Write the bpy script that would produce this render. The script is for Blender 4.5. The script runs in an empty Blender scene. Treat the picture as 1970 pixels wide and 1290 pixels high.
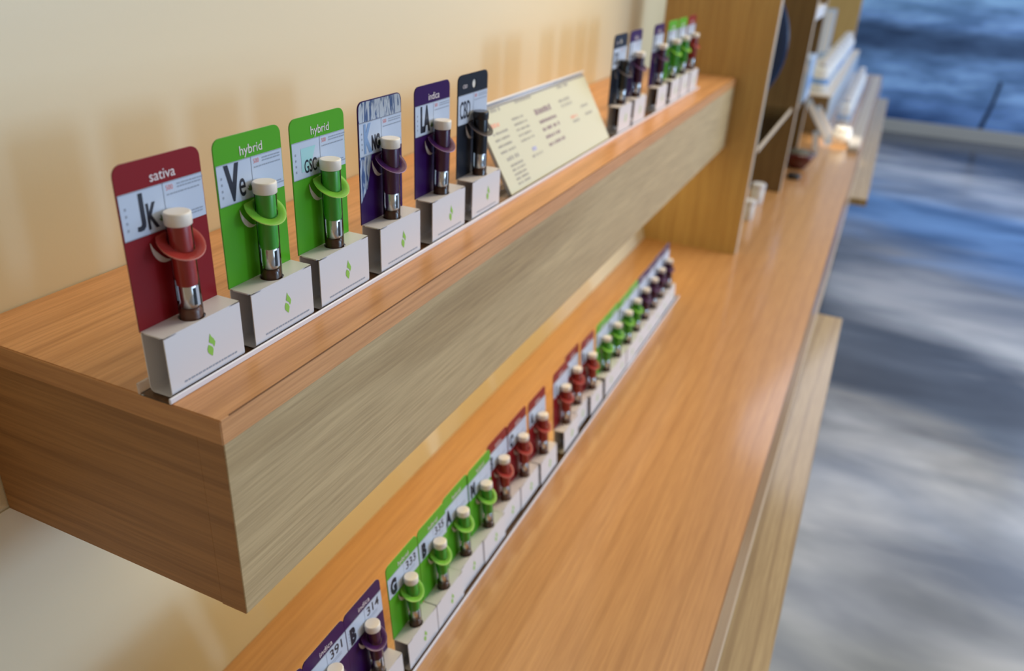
import bpy, math, random
from mathutils import Vector, Matrix
random.seed(7)
S_ = bpy.context.scene
COL = S_.collection
PI = math.pi

# ------------------------------------------------------------------ camera
cam_d = bpy.data.cameras.new('camera'); cam = bpy.data.objects.new('camera', cam_d); COL.objects.link(cam)
CAM = Vector((0.2640, -0.2492, 1.4754))
cam.matrix_world = Matrix(((0.9069, -0.2273, 0.3547, CAM.x), (0.4185, 0.3901, -0.8202, CAM.y),
                           (0.0481, 0.8923, 0.4489, CAM.z), (0, 0, 0, 1)))
cam_d.sensor_width = 36; cam_d.lens = 27.99; cam_d.clip_start = 0.01; cam_d.clip_end = 60
cam_d.dof.use_dof = True; cam_d.dof.focus_distance = 0.50; cam_d.dof.aperture_fstop = 5.6
S_.camera = cam

# ------------------------------------------------------------------ world, lights, exposure
S_.view_settings.view_transform = 'Standard'; S_.view_settings.look = 'None'
S_.view_settings.gamma = 1; S_.view_settings.exposure = 0.0
wd = bpy.data.worlds.new('world'); S_.world = wd; wd.use_nodes = True
bg = wd.node_tree.nodes['Background']; bg.inputs[0].default_value = (1.0, 0.76, 0.52, 1); bg.inputs[1].default_value = 0.27

ZUND = 1.2513-0.1318-0.002
def area(name, loc, target, sx, sy, power, col):
    l = bpy.data.lights.new(name, 'AREA'); l.shape = 'RECTANGLE'; l.size = sx; l.size_y = sy; l.energy = power; l.color = col
    o = bpy.data.objects.new(name, l); COL.objects.link(o); o.location = loc
    o.rotation_euler = (Vector(target) - Vector(loc)).to_track_quat('-Z', 'Y').to_euler()
    if name == 'shelf_strip_light': o.rotation_euler = (0, 0, 0)
    return o
area('window_light', (5.6, 3.0, 1.95), (-0.1, 0.8, 1.25), 0.6, 0.8, 72, (0.46, 0.68, 1.0))
area('window_wall_light', (4.5, 2.6, 1.9), (0, 1.4, 1.0), 4.5, 2.2, 74, (0.50, 0.74, 1.0))
area('far_window_light', (3.5, 7.0, 2.4), (0.6, 3.5, 0.4), 2.5, 2.0, 80, (0.58, 0.72, 1.0))
area('ceiling_lamp_light', (0.75, 1.7, 2.7), (0.1, 0.9, 0.9), 0.8, 1.8, 25, (1.0, 0.92, 0.74))
area('far_sheen_fill', (0.5, 4.4, 2.75), (0.2, 3.8, 0.9), 0.9, 1.4, 10, (0.8, 0.85, 1.0))  # added fill for sheen on the far worktop, no fixture known there
area('shelf_strip_light', (-0.10, 0.72, ZUND), (-0.10, 0.72, 0.9), 0.09, 1.2, 0.98, (1.0, 0.76, 0.34))
def spot(name, loc, target, deg, power, col, blend=1.0, r=0.05):
    l = bpy.data.lights.new(name, 'SPOT'); l.spot_size = math.radians(deg); l.spot_blend = blend; l.energy = power; l.color = col; l.shadow_soft_size = r
    o = bpy.data.objects.new(name, l); COL.objects.link(o); o.location = loc
    o.rotation_euler = (Vector(target) - Vector(loc)).to_track_quat('-Z', 'Y').to_euler()
spot('wall_washer_light', (0.45, 1.15, 2.35), (-0.195, 0.75, 1.42), 62, 24, (1.0, 0.62, 0.24), 1.0, 0.12)
spot('jar_glow_spot', (0.35, 2.45, 2.2), (0.160, 2.66, 0.93), 10, 110, (1.0, 0.90, 0.72), 0.8, 0.03)  # added spot that blows out the white jar, no fixture known

# ------------------------------------------------------------------ materials
def srgb(r, g, b):
    f = lambda c: c/255/12.92 if c/255 <= 0.04045 else ((c/255+0.055)/1.055)**2.4
    return (f(r), f(g), f(b), 1)
MATS = {}
def mat(name, col, rough=0.5, metal=0.0, spec=0.5, coat=0.0):
    if name in MATS: return MATS[name]
    m = bpy.data.materials.new(name); m.use_nodes = True; b = m.node_tree.nodes['Principled BSDF']
    b.inputs['Base Color'].default_value = col if len(col) == 4 else (*col, 1)
    b.inputs['Roughness'].default_value = rough; b.inputs['Metallic'].default_value = metal
    b.inputs['Specular IOR Level'].default_value = spec; b.inputs['Coat Weight'].default_value = coat
    b.inputs['Coat Roughness'].default_value = 0.12
    MATS[name] = m; return m
def nd(m, t, **k):
    n = m.node_tree.nodes.new(t)
    for a, v in k.items(): setattr(n, a, v)
    return n
def lk(m, a, b): m.node_tree.links.new(a, b)
def ramp(m, stops):
    r = nd(m, 'ShaderNodeValToRGB'); e = r.color_ramp.elements
    while len(e) > 1: e.remove(e[-1])
    e[0].position = stops[0][0]; e[0].color = stops[0][1]
    for p, c in stops[1:]:
        x = e.new(p); x.color = c
    return r
def mix(m, fac, a, b, mode='MIX'):
    n = nd(m, 'ShaderNodeMix', data_type='RGBA', blend_type=mode)
    for s, v in ((n.inputs[0], fac), (n.inputs[6], a), (n.inputs[7], b)):
        if hasattr(v, 'default_value') or hasattr(v, 'links'): lk(m, v, s)
        else: s.default_value = v
    return n.outputs[2]

def wood(name, light, dark, axis='Y', rough=0.42, fine=1.0, coat=0.0, fig=0.5, seed=0.0):
    m = mat(name, light, rough, coat=coat); b = m.node_tree.nodes['Principled BSDF']
    tc = nd(m, 'ShaderNodeTexCoord')
    def mapped(lng, crs, off):
        mp = nd(m, 'ShaderNodeMapping'); s = [crs*fine]*3; s['XYZ'.index(axis)] = lng*fine
        mp.inputs['Scale'].default_value = s; mp.inputs['Location'].default_value = (off+seed, off*1.7, off*0.6+seed)
        lk(m, tc.outputs['Object'], mp.inputs['Vector']); return mp
    # fine pores
    n1 = nd(m, 'ShaderNodeTexNoise'); n1.inputs['Scale'].default_value = 1; n1.inputs['Detail'].default_value = 6; n1.inputs['Roughness'].default_value = 0.62
    lk(m, mapped(14, 420, 3).outputs[0], n1.inputs['Vector'])
    r1 = ramp(m, [(0.36, (0, 0, 0, 1)), (0.62, (1, 1, 1, 1))]); lk(m, n1.outputs['Fac'], r1.inputs[0])
    # broad growth bands
    n2 = nd(m, 'ShaderNodeTexNoise'); n2.inputs['Scale'].default_value = 1; n2.inputs['Detail'].default_value = 3; n2.inputs['Distortion'].default_value = 0.6
    lk(m, mapped(1.6, 34, 9).outputs[0], n2.inputs['Vector'])
    r2 = ramp(m, [(0.30, (0, 0, 0, 1)), (0.68, (1, 1, 1, 1))]); lk(m, n2.outputs['Fac'], r2.inputs[0])
    # cathedral figure
    w = nd(m, 'ShaderNodeTexWave', wave_type='BANDS', bands_direction={'X': 'Z', 'Y': 'X', 'Z': 'X'}[axis])
    w.inputs['Scale'].default_value = 1.0; w.inputs['Distortion'].default_value = 9; w.inputs['Detail'].default_value = 2; w.inputs['Detail Scale'].default_value = 0.6
    lk(m, mapped(1.1, 12, 1).outputs[0], w.inputs['Vector'])
    mid = tuple((light[i]*0.72+dark[i]*0.28) for i in range(3)) + (1,)
    c = mix(m, r2.outputs[0], mid, light)
    dk = mix(m, r1.outputs[0], dark, c)
    c = mix(m, 0.62, c, dk)
    wr = ramp(m, [(0.0, (0.72, 0.66, 0.58, 1)), (0.22, (1, 1, 1, 1)), (1.0, (1, 1, 1, 1))]); lk(m, w.outputs['Fac'], wr.inputs[0])
    c2 = mix(m, 1.0, c, wr.outputs[0], 'MULTIPLY')
    c = mix(m, fig, c, c2)
    lk(m, c, b.inputs['Base Color'])
    bp = nd(m, 'ShaderNodeBump'); bp.inputs['Strength'].default_value = 0.10; bp.inputs['Distance'].default_value = 0.0006
    lk(m, n1.outputs['Fac'], bp.inputs['Height']); lk(m, bp.outputs[0], b.inputs['Normal'])
    return m

OAK_TOP = wood('oak_top', (0.74, 0.39, 0.17, 1), (0.48, 0.22, 0.08, 1), 'Y', 0.38)
OAK_WORKTOP = wood('oak_worktop', (0.62, 0.335, 0.135, 1), (0.44, 0.21, 0.08, 1), 'Y', 0.36, seed=4.2, coat=0.8, fig=0.35)
OAK_FRONT_COOL = wood('oak_front_cool_lit', (0.60, 0.47, 0.26, 1), (0.34, 0.25, 0.13, 1), 'Y', 0.5, seed=7.7, fig=0.8)  # same oak as the top, cool daylight put into its greyer colour
OAK_END = wood('oak_end_shade', (0.43, 0.215, 0.070, 1), (0.25, 0.115, 0.035, 1), 'X', 0.5, seed=2.7, fig=0.5)  # same oak again, shade put into its browner colour
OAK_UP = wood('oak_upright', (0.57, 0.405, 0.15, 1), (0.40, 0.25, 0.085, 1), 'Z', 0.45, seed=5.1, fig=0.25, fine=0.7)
OAK_SHADED = wood('oak_shaded_upright', (0.20, 0.125, 0.045, 1), (0.12, 0.07, 0.025, 1), 'Z', 0.5, seed=1.3)  # shaded copy of the oak, the shade is in its dark colour
OAK_LEDGE = wood('oak_ledge', (0.50, 0.37, 0.19, 1), (0.32, 0.21, 0.09, 1), 'Y', 0.4, seed=9.4, fig=0.9, coat=0.8)
OAK_ENDB = wood('oak_end_edging', (0.60, 0.31, 0.12, 1), (0.38, 0.17, 0.06, 1), 'X', 0.45, seed=3.3)
OAK_EDGE = wood('oak_worktop_edge', (0.44, 0.23, 0.10, 1), (0.20, 0.09, 0.03, 1), 'Y', 0.4, seed=6.6, fig=1.0, fine=0.8, coat=0.6)
SEAM = mat('oak_seam', (0.20, 0.085, 0.03, 1), 0.6)
EDGE_BAND = mat('edge_banding', (0.62, 0.52, 0.40, 1), 0.45)

def paint(name, col, rough, vari=0.05):
    m = mat(name, col, rough); b = m.node_tree.nodes['Principled BSDF']; tc = nd(m, 'ShaderNodeTexCoord')
    n = nd(m, 'ShaderNodeTexNoise'); n.inputs['Scale'].default_value = 260; n.inputs['Detail'].default_value = 2
    lk(m, tc.outputs['Object'], n.inputs['Vector'])
    bp = nd(m, 'ShaderNodeBump'); bp.inputs['Strength'].default_value = vari; bp.inputs['Distance'].default_value = 0.001
    lk(m, n.outputs['Fac'], bp.inputs['Height']); lk(m, bp.outputs[0], b.inputs['Normal'])
    return m
WALL = paint('cream_wall_paint', (0.76, 0.70, 0.51, 1), 0.35)
BASEB = paint('baseboard_paint', (0.62, 0.64, 0.62, 1), 0.4)

# poured resin floor: blue, white and charcoal clouds
FLOOR = mat('resin_floor', (0.4, 0.45, 0.55, 1), 0.22, coat=0.0)
def build_floor(m):
    b = m.node_tree.nodes['Principled BSDF']; tc = nd(m, 'ShaderNodeTexCoord')
    n0 = nd(m, 'ShaderNodeTexNoise'); n0.inputs['Scale'].default_value = 0.9; n0.inputs['Detail'].default_value = 5; n0.inputs['Roughness'].default_value = 0.55; n0.inputs['Distortion'].default_value = 0.6
    mp0 = nd(m, 'ShaderNodeMapping'); mp0.inputs['Scale'].default_value = (0.8, 1.6, 1); mp0.inputs['Rotation'].default_value = (0, 0, 0.25)
    lk(m, tc.outputs['Object'], mp0.inputs[0]); lk(m, mp0.outputs[0], n0.inputs['Vector'])
    sp = nd(m, 'ShaderNodeSeparateXYZ'); lk(m, tc.outputs['Object'], sp.inputs[0])
    # y position wobbled by noise drives the poured bands
    a = nd(m, 'ShaderNodeMath', operation='MULTIPLY_ADD'); lk(m, n0.outputs['Fac'], a.inputs[0]); a.inputs[1].default_value = 1.3; a.inputs[2].default_value = -0.65
    ad = nd(m, 'ShaderNodeMath', operation='ADD'); lk(m, sp.outputs['Y'], ad.inputs[0]); lk(m, a.outputs[0], ad.inputs[1])
    tilt = nd(m, 'ShaderNodeMath', operation='MULTIPLY_ADD'); lk(m, sp.outputs['X'], tilt.inputs[0]); tilt.inputs[1].default_value = 0.45; lk(m, ad.outputs[0], tilt.inputs[2])
    dv = nd(m, 'ShaderNodeMath', operation='LOGARITHM'); lk(m, tilt.outputs[0], dv.inputs[0]); dv.inputs[1].default_value = 8.6
    W = (0.60, 0.62, 0.66, 1); G = (0.37, 0.38, 0.40, 1); D = (0.085, 0.115, 0.17, 1); B = (0.20, 0.38, 0.72, 1); L = (0.45, 0.50, 0.60, 1)
    L8 = lambda y: math.log(y+0.32)/math.log(8.6)
    r = ramp(m, [(0.0, G), (L8(1.25), (0.30, 0.32, 0.33, 1)), (L8(1.6), W), (L8(1.9), L), (L8(2.2), W), (L8(2.45), G), (L8(2.7), (0.13, 0.17, 0.24, 1)), (L8(3.15), (0.10, 0.13, 0.19, 1)),
                 (L8(3.5), W), (L8(3.9), (0.42, 0.43, 0.47, 1)), (L8(4.3), (0.30, 0.31, 0.35, 1)), (L8(4.75), (0.17, 0.31, 0.60, 1)), (L8(5.5), B), (L8(6.1), L), (L8(6.7), W), (L8(7.4), (0.10, 0.12, 0.16, 1))])
    lk(m, dv.outputs[0], r.inputs[0])
    n1 = nd(m, 'ShaderNodeTexNoise'); n1.inputs['Scale'].default_value = 1.7; n1.inputs['Detail'].default_value = 4; n1.inputs['Roughness'].default_value = 0.5; n1.inputs['Distortion'].default_value = 0.3
    mp1 = nd(m, 'ShaderNodeMapping'); mp1.inputs['Scale'].default_value = (0.8, 2.0, 1); mp1.inputs['Rotation'].default_value = (0, 0, 0.5); mp1.inputs['Location'].default_value = (3.1, 5.2, 0)
    lk(m, tc.outputs['Object'], mp1.inputs[0]); lk(m, mp1.outputs[0], n1.inputs['Vector'])
    r1 = ramp(m, [(0.33, (0.30, 0.35, 0.44, 1)), (0.5, (0.8, 0.83, 0.88, 1)), (0.64, (1.35, 1.33, 1.3, 1))]); lk(m, n1.outputs['Fac'], r1.inputs[0])
    c = mix(m, 0.75, r.outputs[0], r1.outputs[0], 'MULTIPLY')
    lk(m, c, b.inputs['Base Color'])
build_floor(FLOOR)

# mural: stormy blue sea picture covering the far wall
MURAL = mat('mural_print', (0.1, 0.2, 0.35, 1), 0.45)
def build_mural(m):
    b = m.node_tree.nodes['Principled BSDF']; tc = nd(m, 'ShaderNodeTexCoord')
    sp = nd(m, 'ShaderNodeSeparateXYZ'); lk(m, tc.outputs['Object'], sp.inputs[0])
    n0 = nd(m, 'ShaderNodeTexNoise'); n0.inputs['Scale'].default_value = 1.4; n0.inputs['Detail'].default_value = 6
    mp = nd(m, 'ShaderNodeMapping'); mp.inputs['Scale'].default_value = (0.5, 1, 3.2); mp.inputs['Location'].default_value = (1.3, 0, 0.4)
    lk(m, tc.outputs['Object'], mp.inputs[0]); lk(m, mp.outputs[0], n0.inputs['Vector'])
    a = nd(m, 'ShaderNodeMath', operation='MULTIPLY_ADD'); lk(m, n0.outputs['Fac'], a.inputs[0]); a.inputs[1].default_value = 0.34; lk(m, sp.outputs['Z'], a.inputs[2])
    s = nd(m, 'ShaderNodeMath', operation='MULTIPLY_ADD'); lk(m, a.outputs[0], s.inputs[0]); s.inputs[1].default_value = 0.5; s.inputs[2].default_value = 0.0
    r = ramp(m, [(0.0, (0.038, 0.095, 0.247, 1)), (0.135, (0.030, 0.095, 0.285, 1)), (0.20, (0.133, 0.285, 0.627, 1)), (0.30, (0.228, 0.437, 0.798, 1)), (0.40, (0.142, 0.285, 0.551, 1)),
                 (0.455, (0.038, 0.085, 0.190, 1)), (0.53, (0.032, 0.076, 0.171, 1)), (0.57, (0.190, 0.361, 0.684, 1)), (0.72, (0.266, 0.513, 0.800, 1)), (0.9, (0.380, 0.570, 0.800, 1)), (1.0, (0.800, 0.800, 0.800, 1))])  # pale top end is unseen, added to reflect in the worktop
    lk(m, s.outputs[0], r.inputs[0])
    # lighter towards +X, as the picture's sky opens up
    xr = nd(m, 'ShaderNodeMapRange'); xr.inputs[1].default_value = 0.2; xr.inputs[2].default_value = 1.9; lk(m, sp.outputs['X'], xr.inputs[0])
    c = mix(m, xr.outputs[0], r.outputs[0], (0.247, 0.456, 0.800, 1))
    c = mix(m, 0.72, c, r.outputs[0])
    n1 = nd(m, 'ShaderNodeTexNoise'); n1.inputs['Scale'].default_value = 5; n1.inputs['Detail'].default_value = 8
    mp1 = nd(m, 'ShaderNodeMapping'); mp1.inputs['Scale'].default_value = (0.6, 1, 2.4); lk(m, tc.outputs['Object'], mp1.inputs[0]); lk(m, mp1.outputs[0], n1.inputs['Vector'])
    r1 = ramp(m, [(0.35, (0.85, 0.92, 1.0, 1)), (0.65, (2.2, 2.05, 1.95, 1))]); lk(m, n1.outputs['Fac'], r1.inputs[0])
    c = mix(m, 1.0, c, r1.outputs[0], 'MULTIPLY')
    lk(m, c, b.inputs['Base Color'])
build_mural(MURAL)
MURAL_DARK = mat('mural_dark_ink', (0.012, 0.035, 0.10, 1), 0.45)

WHITE = mat('white_card_stock', (0.74, 0.745, 0.79, 1), 0.38)
KRAFT = mat('card_back', (0.78, 0.75, 0.68, 1), 0.6)
LABEL = mat('label_paper', (0.54, 0.64, 0.80, 1), 0.3)
INK = mat('black_ink', (0.012, 0.014, 0.03, 1), 0.4)
GREY_INK = mat('grey_ink', (0.32, 0.38, 0.48, 1), 0.4)
RED_INK = mat('red_ink', (0.75, 0.25, 0.25, 1), 0.4)
BLUE_INK = mat('pale_blue_ink', (0.22, 0.36, 0.62, 1), 0.4)
TEAL_INK = mat('pale_teal_ink', (0.36, 0.68, 0.72, 1), 0.4)
WORD_INK = mat('word_white_ink', (0.80, 0.72, 0.74, 1), 0.4)
LOGO = mat('logo_green', (0.28, 0.60, 0.09, 1), 0.4)
LOGO2 = mat('logo_pale_green', (0.45, 0.72, 0.25, 1), 0.4)
CAP = mat('cap_plastic', (0.90, 0.86, 0.78, 1), 0.35)
CAPB = mat('black_cap_plastic', (0.012, 0.012, 0.016, 1), 0.3)
STEEL = mat('cartridge_steel', (0.75, 0.76, 0.78, 1), 0.25, 1.0)
OIL = mat('amber_oil', (0.11, 0.035, 0.012, 1), 0.15)
OIL2 = mat('brown_plug', (0.22, 0.08, 0.04, 1), 0.3)
SLOT = mat('dark_slot', (0.02, 0.02, 0.022, 1), 0.5)
LEAFM = mat('leaf_print', (0.12, 0.22, 0.07, 1), 0.4)
PALE = mat('die_cut_edge', (0.80, 0.76, 0.76, 1), 0.5)
CARDC = {'red': mat('red_card', (0.24, 0.008, 0.012, 1), 0.35), 'green': mat('green_card', (0.09, 0.40, 0.015, 1), 0.3),
         'purple': mat('purple_card', (0.035, 0.005, 0.085, 1), 0.3), 'black': mat('black_card', (0.018, 0.022, 0.032, 1), 0.28)}
SLEEVE = {'red': mat('red_sleeve', (0.52, 0.045, 0.04, 1), 0.3), 'green': mat('green_sleeve', (0.10, 0.55, 0.05, 1), 0.3),
          'purple': mat('purple_sleeve', (0.10, 0.014, 0.08, 1), 0.3), 'black': mat('black_sleeve', (0.010, 0.010, 0.016, 1), 0.3)}
FLAP = {'red': mat('red_flap', (0.48, 0.05, 0.04, 1), 0.3), 'green': mat('green_flap', (0.27, 0.70, 0.07, 1), 0.3),
        'purple': mat('purple_flap', (0.09, 0.02, 0.13, 1), 0.3), 'black': mat('black_flap', (0.05, 0.045, 0.05, 1), 0.3)}
FEDGE = {'red': mat('red_flap_edge', (0.80, 0.36, 0.30, 1), 0.4), 'green': mat('green_flap_edge', (0.60, 0.85, 0.20, 1), 0.4),
         'purple': mat('purple_flap_edge', (0.62, 0.42, 0.62, 1), 0.4), 'black': mat('black_flap_edge', (0.5, 0.42, 0.40, 1), 0.4)}
for k_ in ('red', 'purple', 'black', 'green'):
    CARDC[k_].node_tree.nodes['Principled BSDF'].inputs['Specular IOR Level'].default_value = 0.25
    FLAP[k_].node_tree.nodes['Principled BSDF'].inputs['Alpha'].default_value = 0.72
def foil():
    m = mat('mirror_foil', (0.62, 0.68, 0.80, 1), 0.16, 1.0); b = m.node_tree.nodes['Principled BSDF']; tc = nd(m, 'ShaderNodeTexCoord')
    mp = nd(m, 'ShaderNodeMapping'); mp.inputs['Scale'].default_value = (1, 330, 60); mp.inputs['Rotation'].default_value = (0.25, 0, 0)
    n = nd(m, 'ShaderNodeTexNoise'); n.inputs['Scale'].default_value = 1; n.inputs['Detail'].default_value = 4; n.inputs['Distortion'].default_value = 1.0
    lk(m, tc.outputs['Object'], mp.inputs[0]); lk(m, mp.outputs[0], n.inputs['Vector'])
    r = ramp(m, [(0.42, (0.16, 0.24, 0.44, 1)), (0.50, (0.90, 0.97, 1.0, 1))]); lk(m, n.outputs['Fac'], r.inputs[0])  # reflection streaks painted into the foil's colour
    lk(m, r.outputs[0], b.inputs['Base Color']); b.inputs['Metallic'].default_value = 0.6
    bp = nd(m, 'ShaderNodeBump'); bp.inputs['Strength'].default_value = 0.4; bp.inputs['Distance'].default_value = 0.0006
    lk(m, n.outputs['Fac'], bp.inputs['Height']); lk(m, bp.outputs[0], b.inputs['Normal'])
    return m
FOIL = foil()
def clear(name, tint, ior=1.35, rough=0.05, dens=0.0):
    m = bpy.data.materials.new(name); m.use_nodes = True; t = m.node_tree; t.nodes.clear()
    o = nd(m, 'ShaderNodeOutputMaterial'); tr = nd(m, 'ShaderNodeBsdfTransparent'); tr.inputs[0].default_value = tint
    g = nd(m, 'ShaderNodeBsdfGlossy'); g.inputs['Roughness'].default_value = rough; f = nd(m, 'ShaderNodeFresnel'); f.inputs[0].default_value = ior
    mx = nd(m, 'ShaderNodeMixShader'); lk(m, f.outputs[0], mx.inputs[0]); lk(m, tr.outputs[0], mx.inputs[1]); lk(m, g.outputs[0], mx.inputs[2])
    last = mx.outputs[0]
    if dens:
        df = nd(m, 'ShaderNodeBsdfDiffuse'); df.inputs[0].default_value = (0.85, 0.87, 0.92, 1); m2 = nd(m, 'ShaderNodeMixShader'); m2.inputs[0].default_value = dens
        lk(m, last, m2.inputs[1]); lk(m, df.outputs[0], m2.inputs[2]); last = m2.outputs[0]
    lk(m, last, o.inputs[0]); MATS[name] = m; return m
GLASS = clear('clear_glass', (0.97, 0.98, 0.98, 1))
ACRYLIC = clear('clear_acrylic', (0.93, 0.95, 0.97, 1), 1.45, 0.08, 0.30)

# ------------------------------------------------------------------ mesh helpers
class MB:
    def __init__(s): s.v = []; s.f = []; s.m = []; s.sm = []; s.mats = []
    def mi(s, m):
        if m not in s.mats: s.mats.append(m)
        return s.mats.index(m)
    def add(s, vs, fs, m, smooth=False):
        o = len(s.v); s.v += [tuple(v) for v in vs]; k = s.mi(m)
        for f in fs: s.f.append([o+i for i in f]); s.m.append(k); s.sm.append(smooth)
    def box(s, a, b, m, bev=0.0):
        (x0, y0, z0), (x1, y1, z1) = a, b
        if bev <= 0:
            v = [(x, y, z) for x in (x0, x1) for y in (y0, y1) for z in (z0, z1)]
            s.add(v, [(0, 1, 3, 2), (4, 6, 7, 5), (0, 4, 5, 1), (2, 3, 7, 6), (0, 2, 6, 4), (1, 5, 7, 3)], m); return
        e = bev; V = []; idx = {}
        for ix, (X, dx) in enumerate(((x0, 1), (x1, -1))):
            for iy, (Y, dy) in enumerate(((y0, 1), (y1, -1))):
                for iz, (Z, dz) in enumerate(((z0, 1), (z1, -1))):
                    for ax in range(3):
                        p = [X+dx*e, Y+dy*e, Z+dz*e]; p[ax] = (X, Y, Z)[ax]
                        idx[(ix, iy, iz, ax)] = len(V); V.append(tuple(p))
        F = []
        for ax in range(3):
            o1, o2 = [(1, 2), (0, 2), (0, 1)][ax]
            for sd in (0, 1):
                q = []
                for a1, a2 in ((0, 0), (1, 0), (1, 1), (0, 1)):
                    c = [0, 0, 0]; c[ax] = sd; c[o1] = a1; c[o2] = a2; q.append(idx[(*c, ax)])
                F.append(q)
            for a1 in (0, 1):
                for a2 in (0, 1):
                    c0 = [0, 0, 0]; c1 = [0, 0, 0]; c0[o1] = c1[o1] = a1; c0[o2] = c1[o2] = a2; c1[ax] = 1
                    F.append([idx[(*c0, o1)], idx[(*c1, o1)], idx[(*c1, o2)], idx[(*c0, o2)]])
        for c in [(i, j, k) for i in (0, 1) for j in (0, 1) for k in (0, 1)]: F.append([idx[(*c, 0)], idx[(*c, 1)], idx[(*c, 2)]])
        s.add(V, F, m)
    def lathe(s, c, prof, m, n=24, smooth=True, cap=True):
        V = []; F = []
        for r, z in prof:
            for i in range(n):
                a = 2*PI*i/n; V.append((c[0]+r*math.cos(a), c[1]+r*math.sin(a), c[2]+z))
        for j in range(len(prof)-1):
            for i in range(n): F.append((j*n+i, j*n+(i+1) % n, (j+1)*n+(i+1) % n, (j+1)*n+i))
        s.add(V, F, m, smooth)
        if cap:
            for j, fl in ((0, True), (len(prof)-1, False)):
                if prof[j][0] > 1e-5:
                    q = [V[j*n+i] for i in range(n)]
                    s.add(q[::-1] if fl else q, [tuple(range(n))], m)
    def poly(s, pts, m, axis='X', at=0.0, th=0.0):
        """flat outline in the (y,z) plane at x=at facing +X (or (x,y) at z=at facing +Z), with thickness behind it"""
        P3 = (lambda p, d: (at-d, p[0], p[1])) if axis == 'X' else (lambda p, d: (p[0], p[1], at-d))
        n = len(pts); V = [P3(p, 0) for p in pts]
        if th <= 0: s.add(V, [tuple(range(n))], m); return
        V += [P3(p, th) for p in pts]
        s.add(V, [tuple(range(n)), tuple(range(2*n-1, n-1, -1))] + [(i, i+n, (i+1) % n+n, (i+1) % n) for i in range(n)], m)
    def text(s, txt, m, x, y, z, h, sx=1.0, bold=0.0, align='CENTER', rot=0.0, tilt=None):
        """text reading left to right along +Y on a plane facing +X; (y,z) baseline anchor, h = cap height"""
        vs, fs, w = text_mesh(txt, bold)
        k = h/0.70; off = {'CENTER': -w/2, 'LEFT': 0, 'RIGHT': -w}[align]; V = []
        for a, b in vs:
            p = ((a+off)*k*sx, b*k); ca, sa = math.cos(rot), math.sin(rot)
            p = (p[0]*ca-p[1]*sa, p[0]*sa+p[1]*ca)
            V.append(tilt(p[0]+y, p[1]+z) if tilt else (x, y+p[0], z+p[1]))
        s.add(V, fs, m)
    def build(s, name, parent=None, loc=(0, 0, 0)):
        me = bpy.data.meshes.new(name); L = Vector(loc)
        me.from_pydata([tuple(Vector(v)-L) for v in s.v], [], s.f)
        for m in s.mats: me.materials.append(m)
        me.polygons.foreach_set('material_index', s.m); me.polygons.foreach_set('use_smooth', s.sm)
        me.update(); o = bpy.data.objects.new(name, me); COL.objects.link(o)
        if parent is not None: o.parent = parent
        else: o.location = L
        return o
_TC = {}
def text_mesh(txt, bold):
    if (txt, bold) in _TC: return _TC[(txt, bold)]
    cu = bpy.data.curves.new('t', 'FONT'); cu.body = txt; cu.size = 1; cu.resolution_u = 4; cu.offset = bold; cu.fill_mode = 'FRONT'
    o = bpy.data.objects.new('t', cu); COL.objects.link(o)
    dg = bpy.context.evaluated_depsgraph_get(); ev = o.evaluated_get(dg); me = ev.to_mesh()
    vs = [(v.co.x, v.co.y) for v in me.vertices]; fs = [tuple(p.vertices) for p in me.polygons]
    x0 = min(a for a, b in vs); vs = [(a-x0, b) for a, b in vs]; w = max(a for a, b in vs)
    ev.to_mesh_clear(); bpy.data.objects.remove(o); bpy.data.curves.remove(cu)
    _TC[(txt, bold)] = (vs, fs, w); return _TC[(txt, bold)]
def tag(o, label, cat, group=None, kind=None):
    if label: o['label'] = label
    if cat: o['category'] = cat
    if group: o['group'] = group
    if kind: o['kind'] = kind
    return o
def thing(name, loc, label, cat, group=None):
    o = bpy.data.objects.new(name, None); o.empty_display_size = 0.02; COL.objects.link(o); o.location = loc
    return tag(o, label, cat, group)
def struct(name, mb, label=None):
    o = mb.build(name); o['kind'] = 'structure'
    if label: o['label'] = label
    return o

# ------------------------------------------------------------------ key dimensions (metres)
ZS = 1.2513           # top of the wall shelf
ZW = 0.900            # top of the worktop
XW = -0.2015          # wall behind the shelf
SL = 1.379            # shelf length (near end at y=0, far end against the upright)
SH = 0.1318           # depth of the shelf front
TB = 0.0150           # thickness of the shelf's top slab

# ------------------------------------------------------------------ the room
w = MB(); w.box((XW-0.12, -1.6, 0), (XW-0.0002, 8.12, 3.0), WALL); struct('wall_left', w, 'cream painted wall behind the wooden shelf')
w = MB(); pv = [(XW, 0), (-0.1385, 0), (-0.1385, ZW), (XW+0.001, ZS-SH), (XW, ZS-SH)]
w.add([(x, yy, z) for yy in (-1.6, SL) for x, z in pv], [(0, 1, 2, 3, 4), (9, 8, 7, 6, 5)]+[(i, i+5, (i+1) % 5+5, (i+1) % 5) for i in range(5)], WALL); w.box((XW, SL+0.0005, 0), (-0.1385, 4.6, ZW-0.0005), WALL); struct('wall_lower_left', w, 'cream painted lower wall between shelf and worktop')
w = MB(); w.box((-0.4, -1.6, -0.1), (7, 8.12, 0), FLOOR); struct('floor', w, 'glossy resin floor in blue, white and charcoal clouds')
w = MB(); w.box((-0.4, 8.12, 0), (7, 8.24, 3.0), MURAL)
zz = [(1.10, 0.12), (1.14, 0.12), (1.172, 0.34), (1.185, 0.52), (1.16, 0.54), (1.145, 0.34)]
n = len(zz); w.add([(x, 8.1185, z) for x, z in zz], [tuple(range(n))], MURAL_DARK)
struct('wall_back', w, 'far wall covered by a stormy blue seascape picture')
w = MB(); w.box((-0.2015, 8.095, 0), (7, 8.12, 0.115), BASEB, 0.003); struct('baseboard_back', w, 'pale grey baseboard along the far wall')

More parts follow.
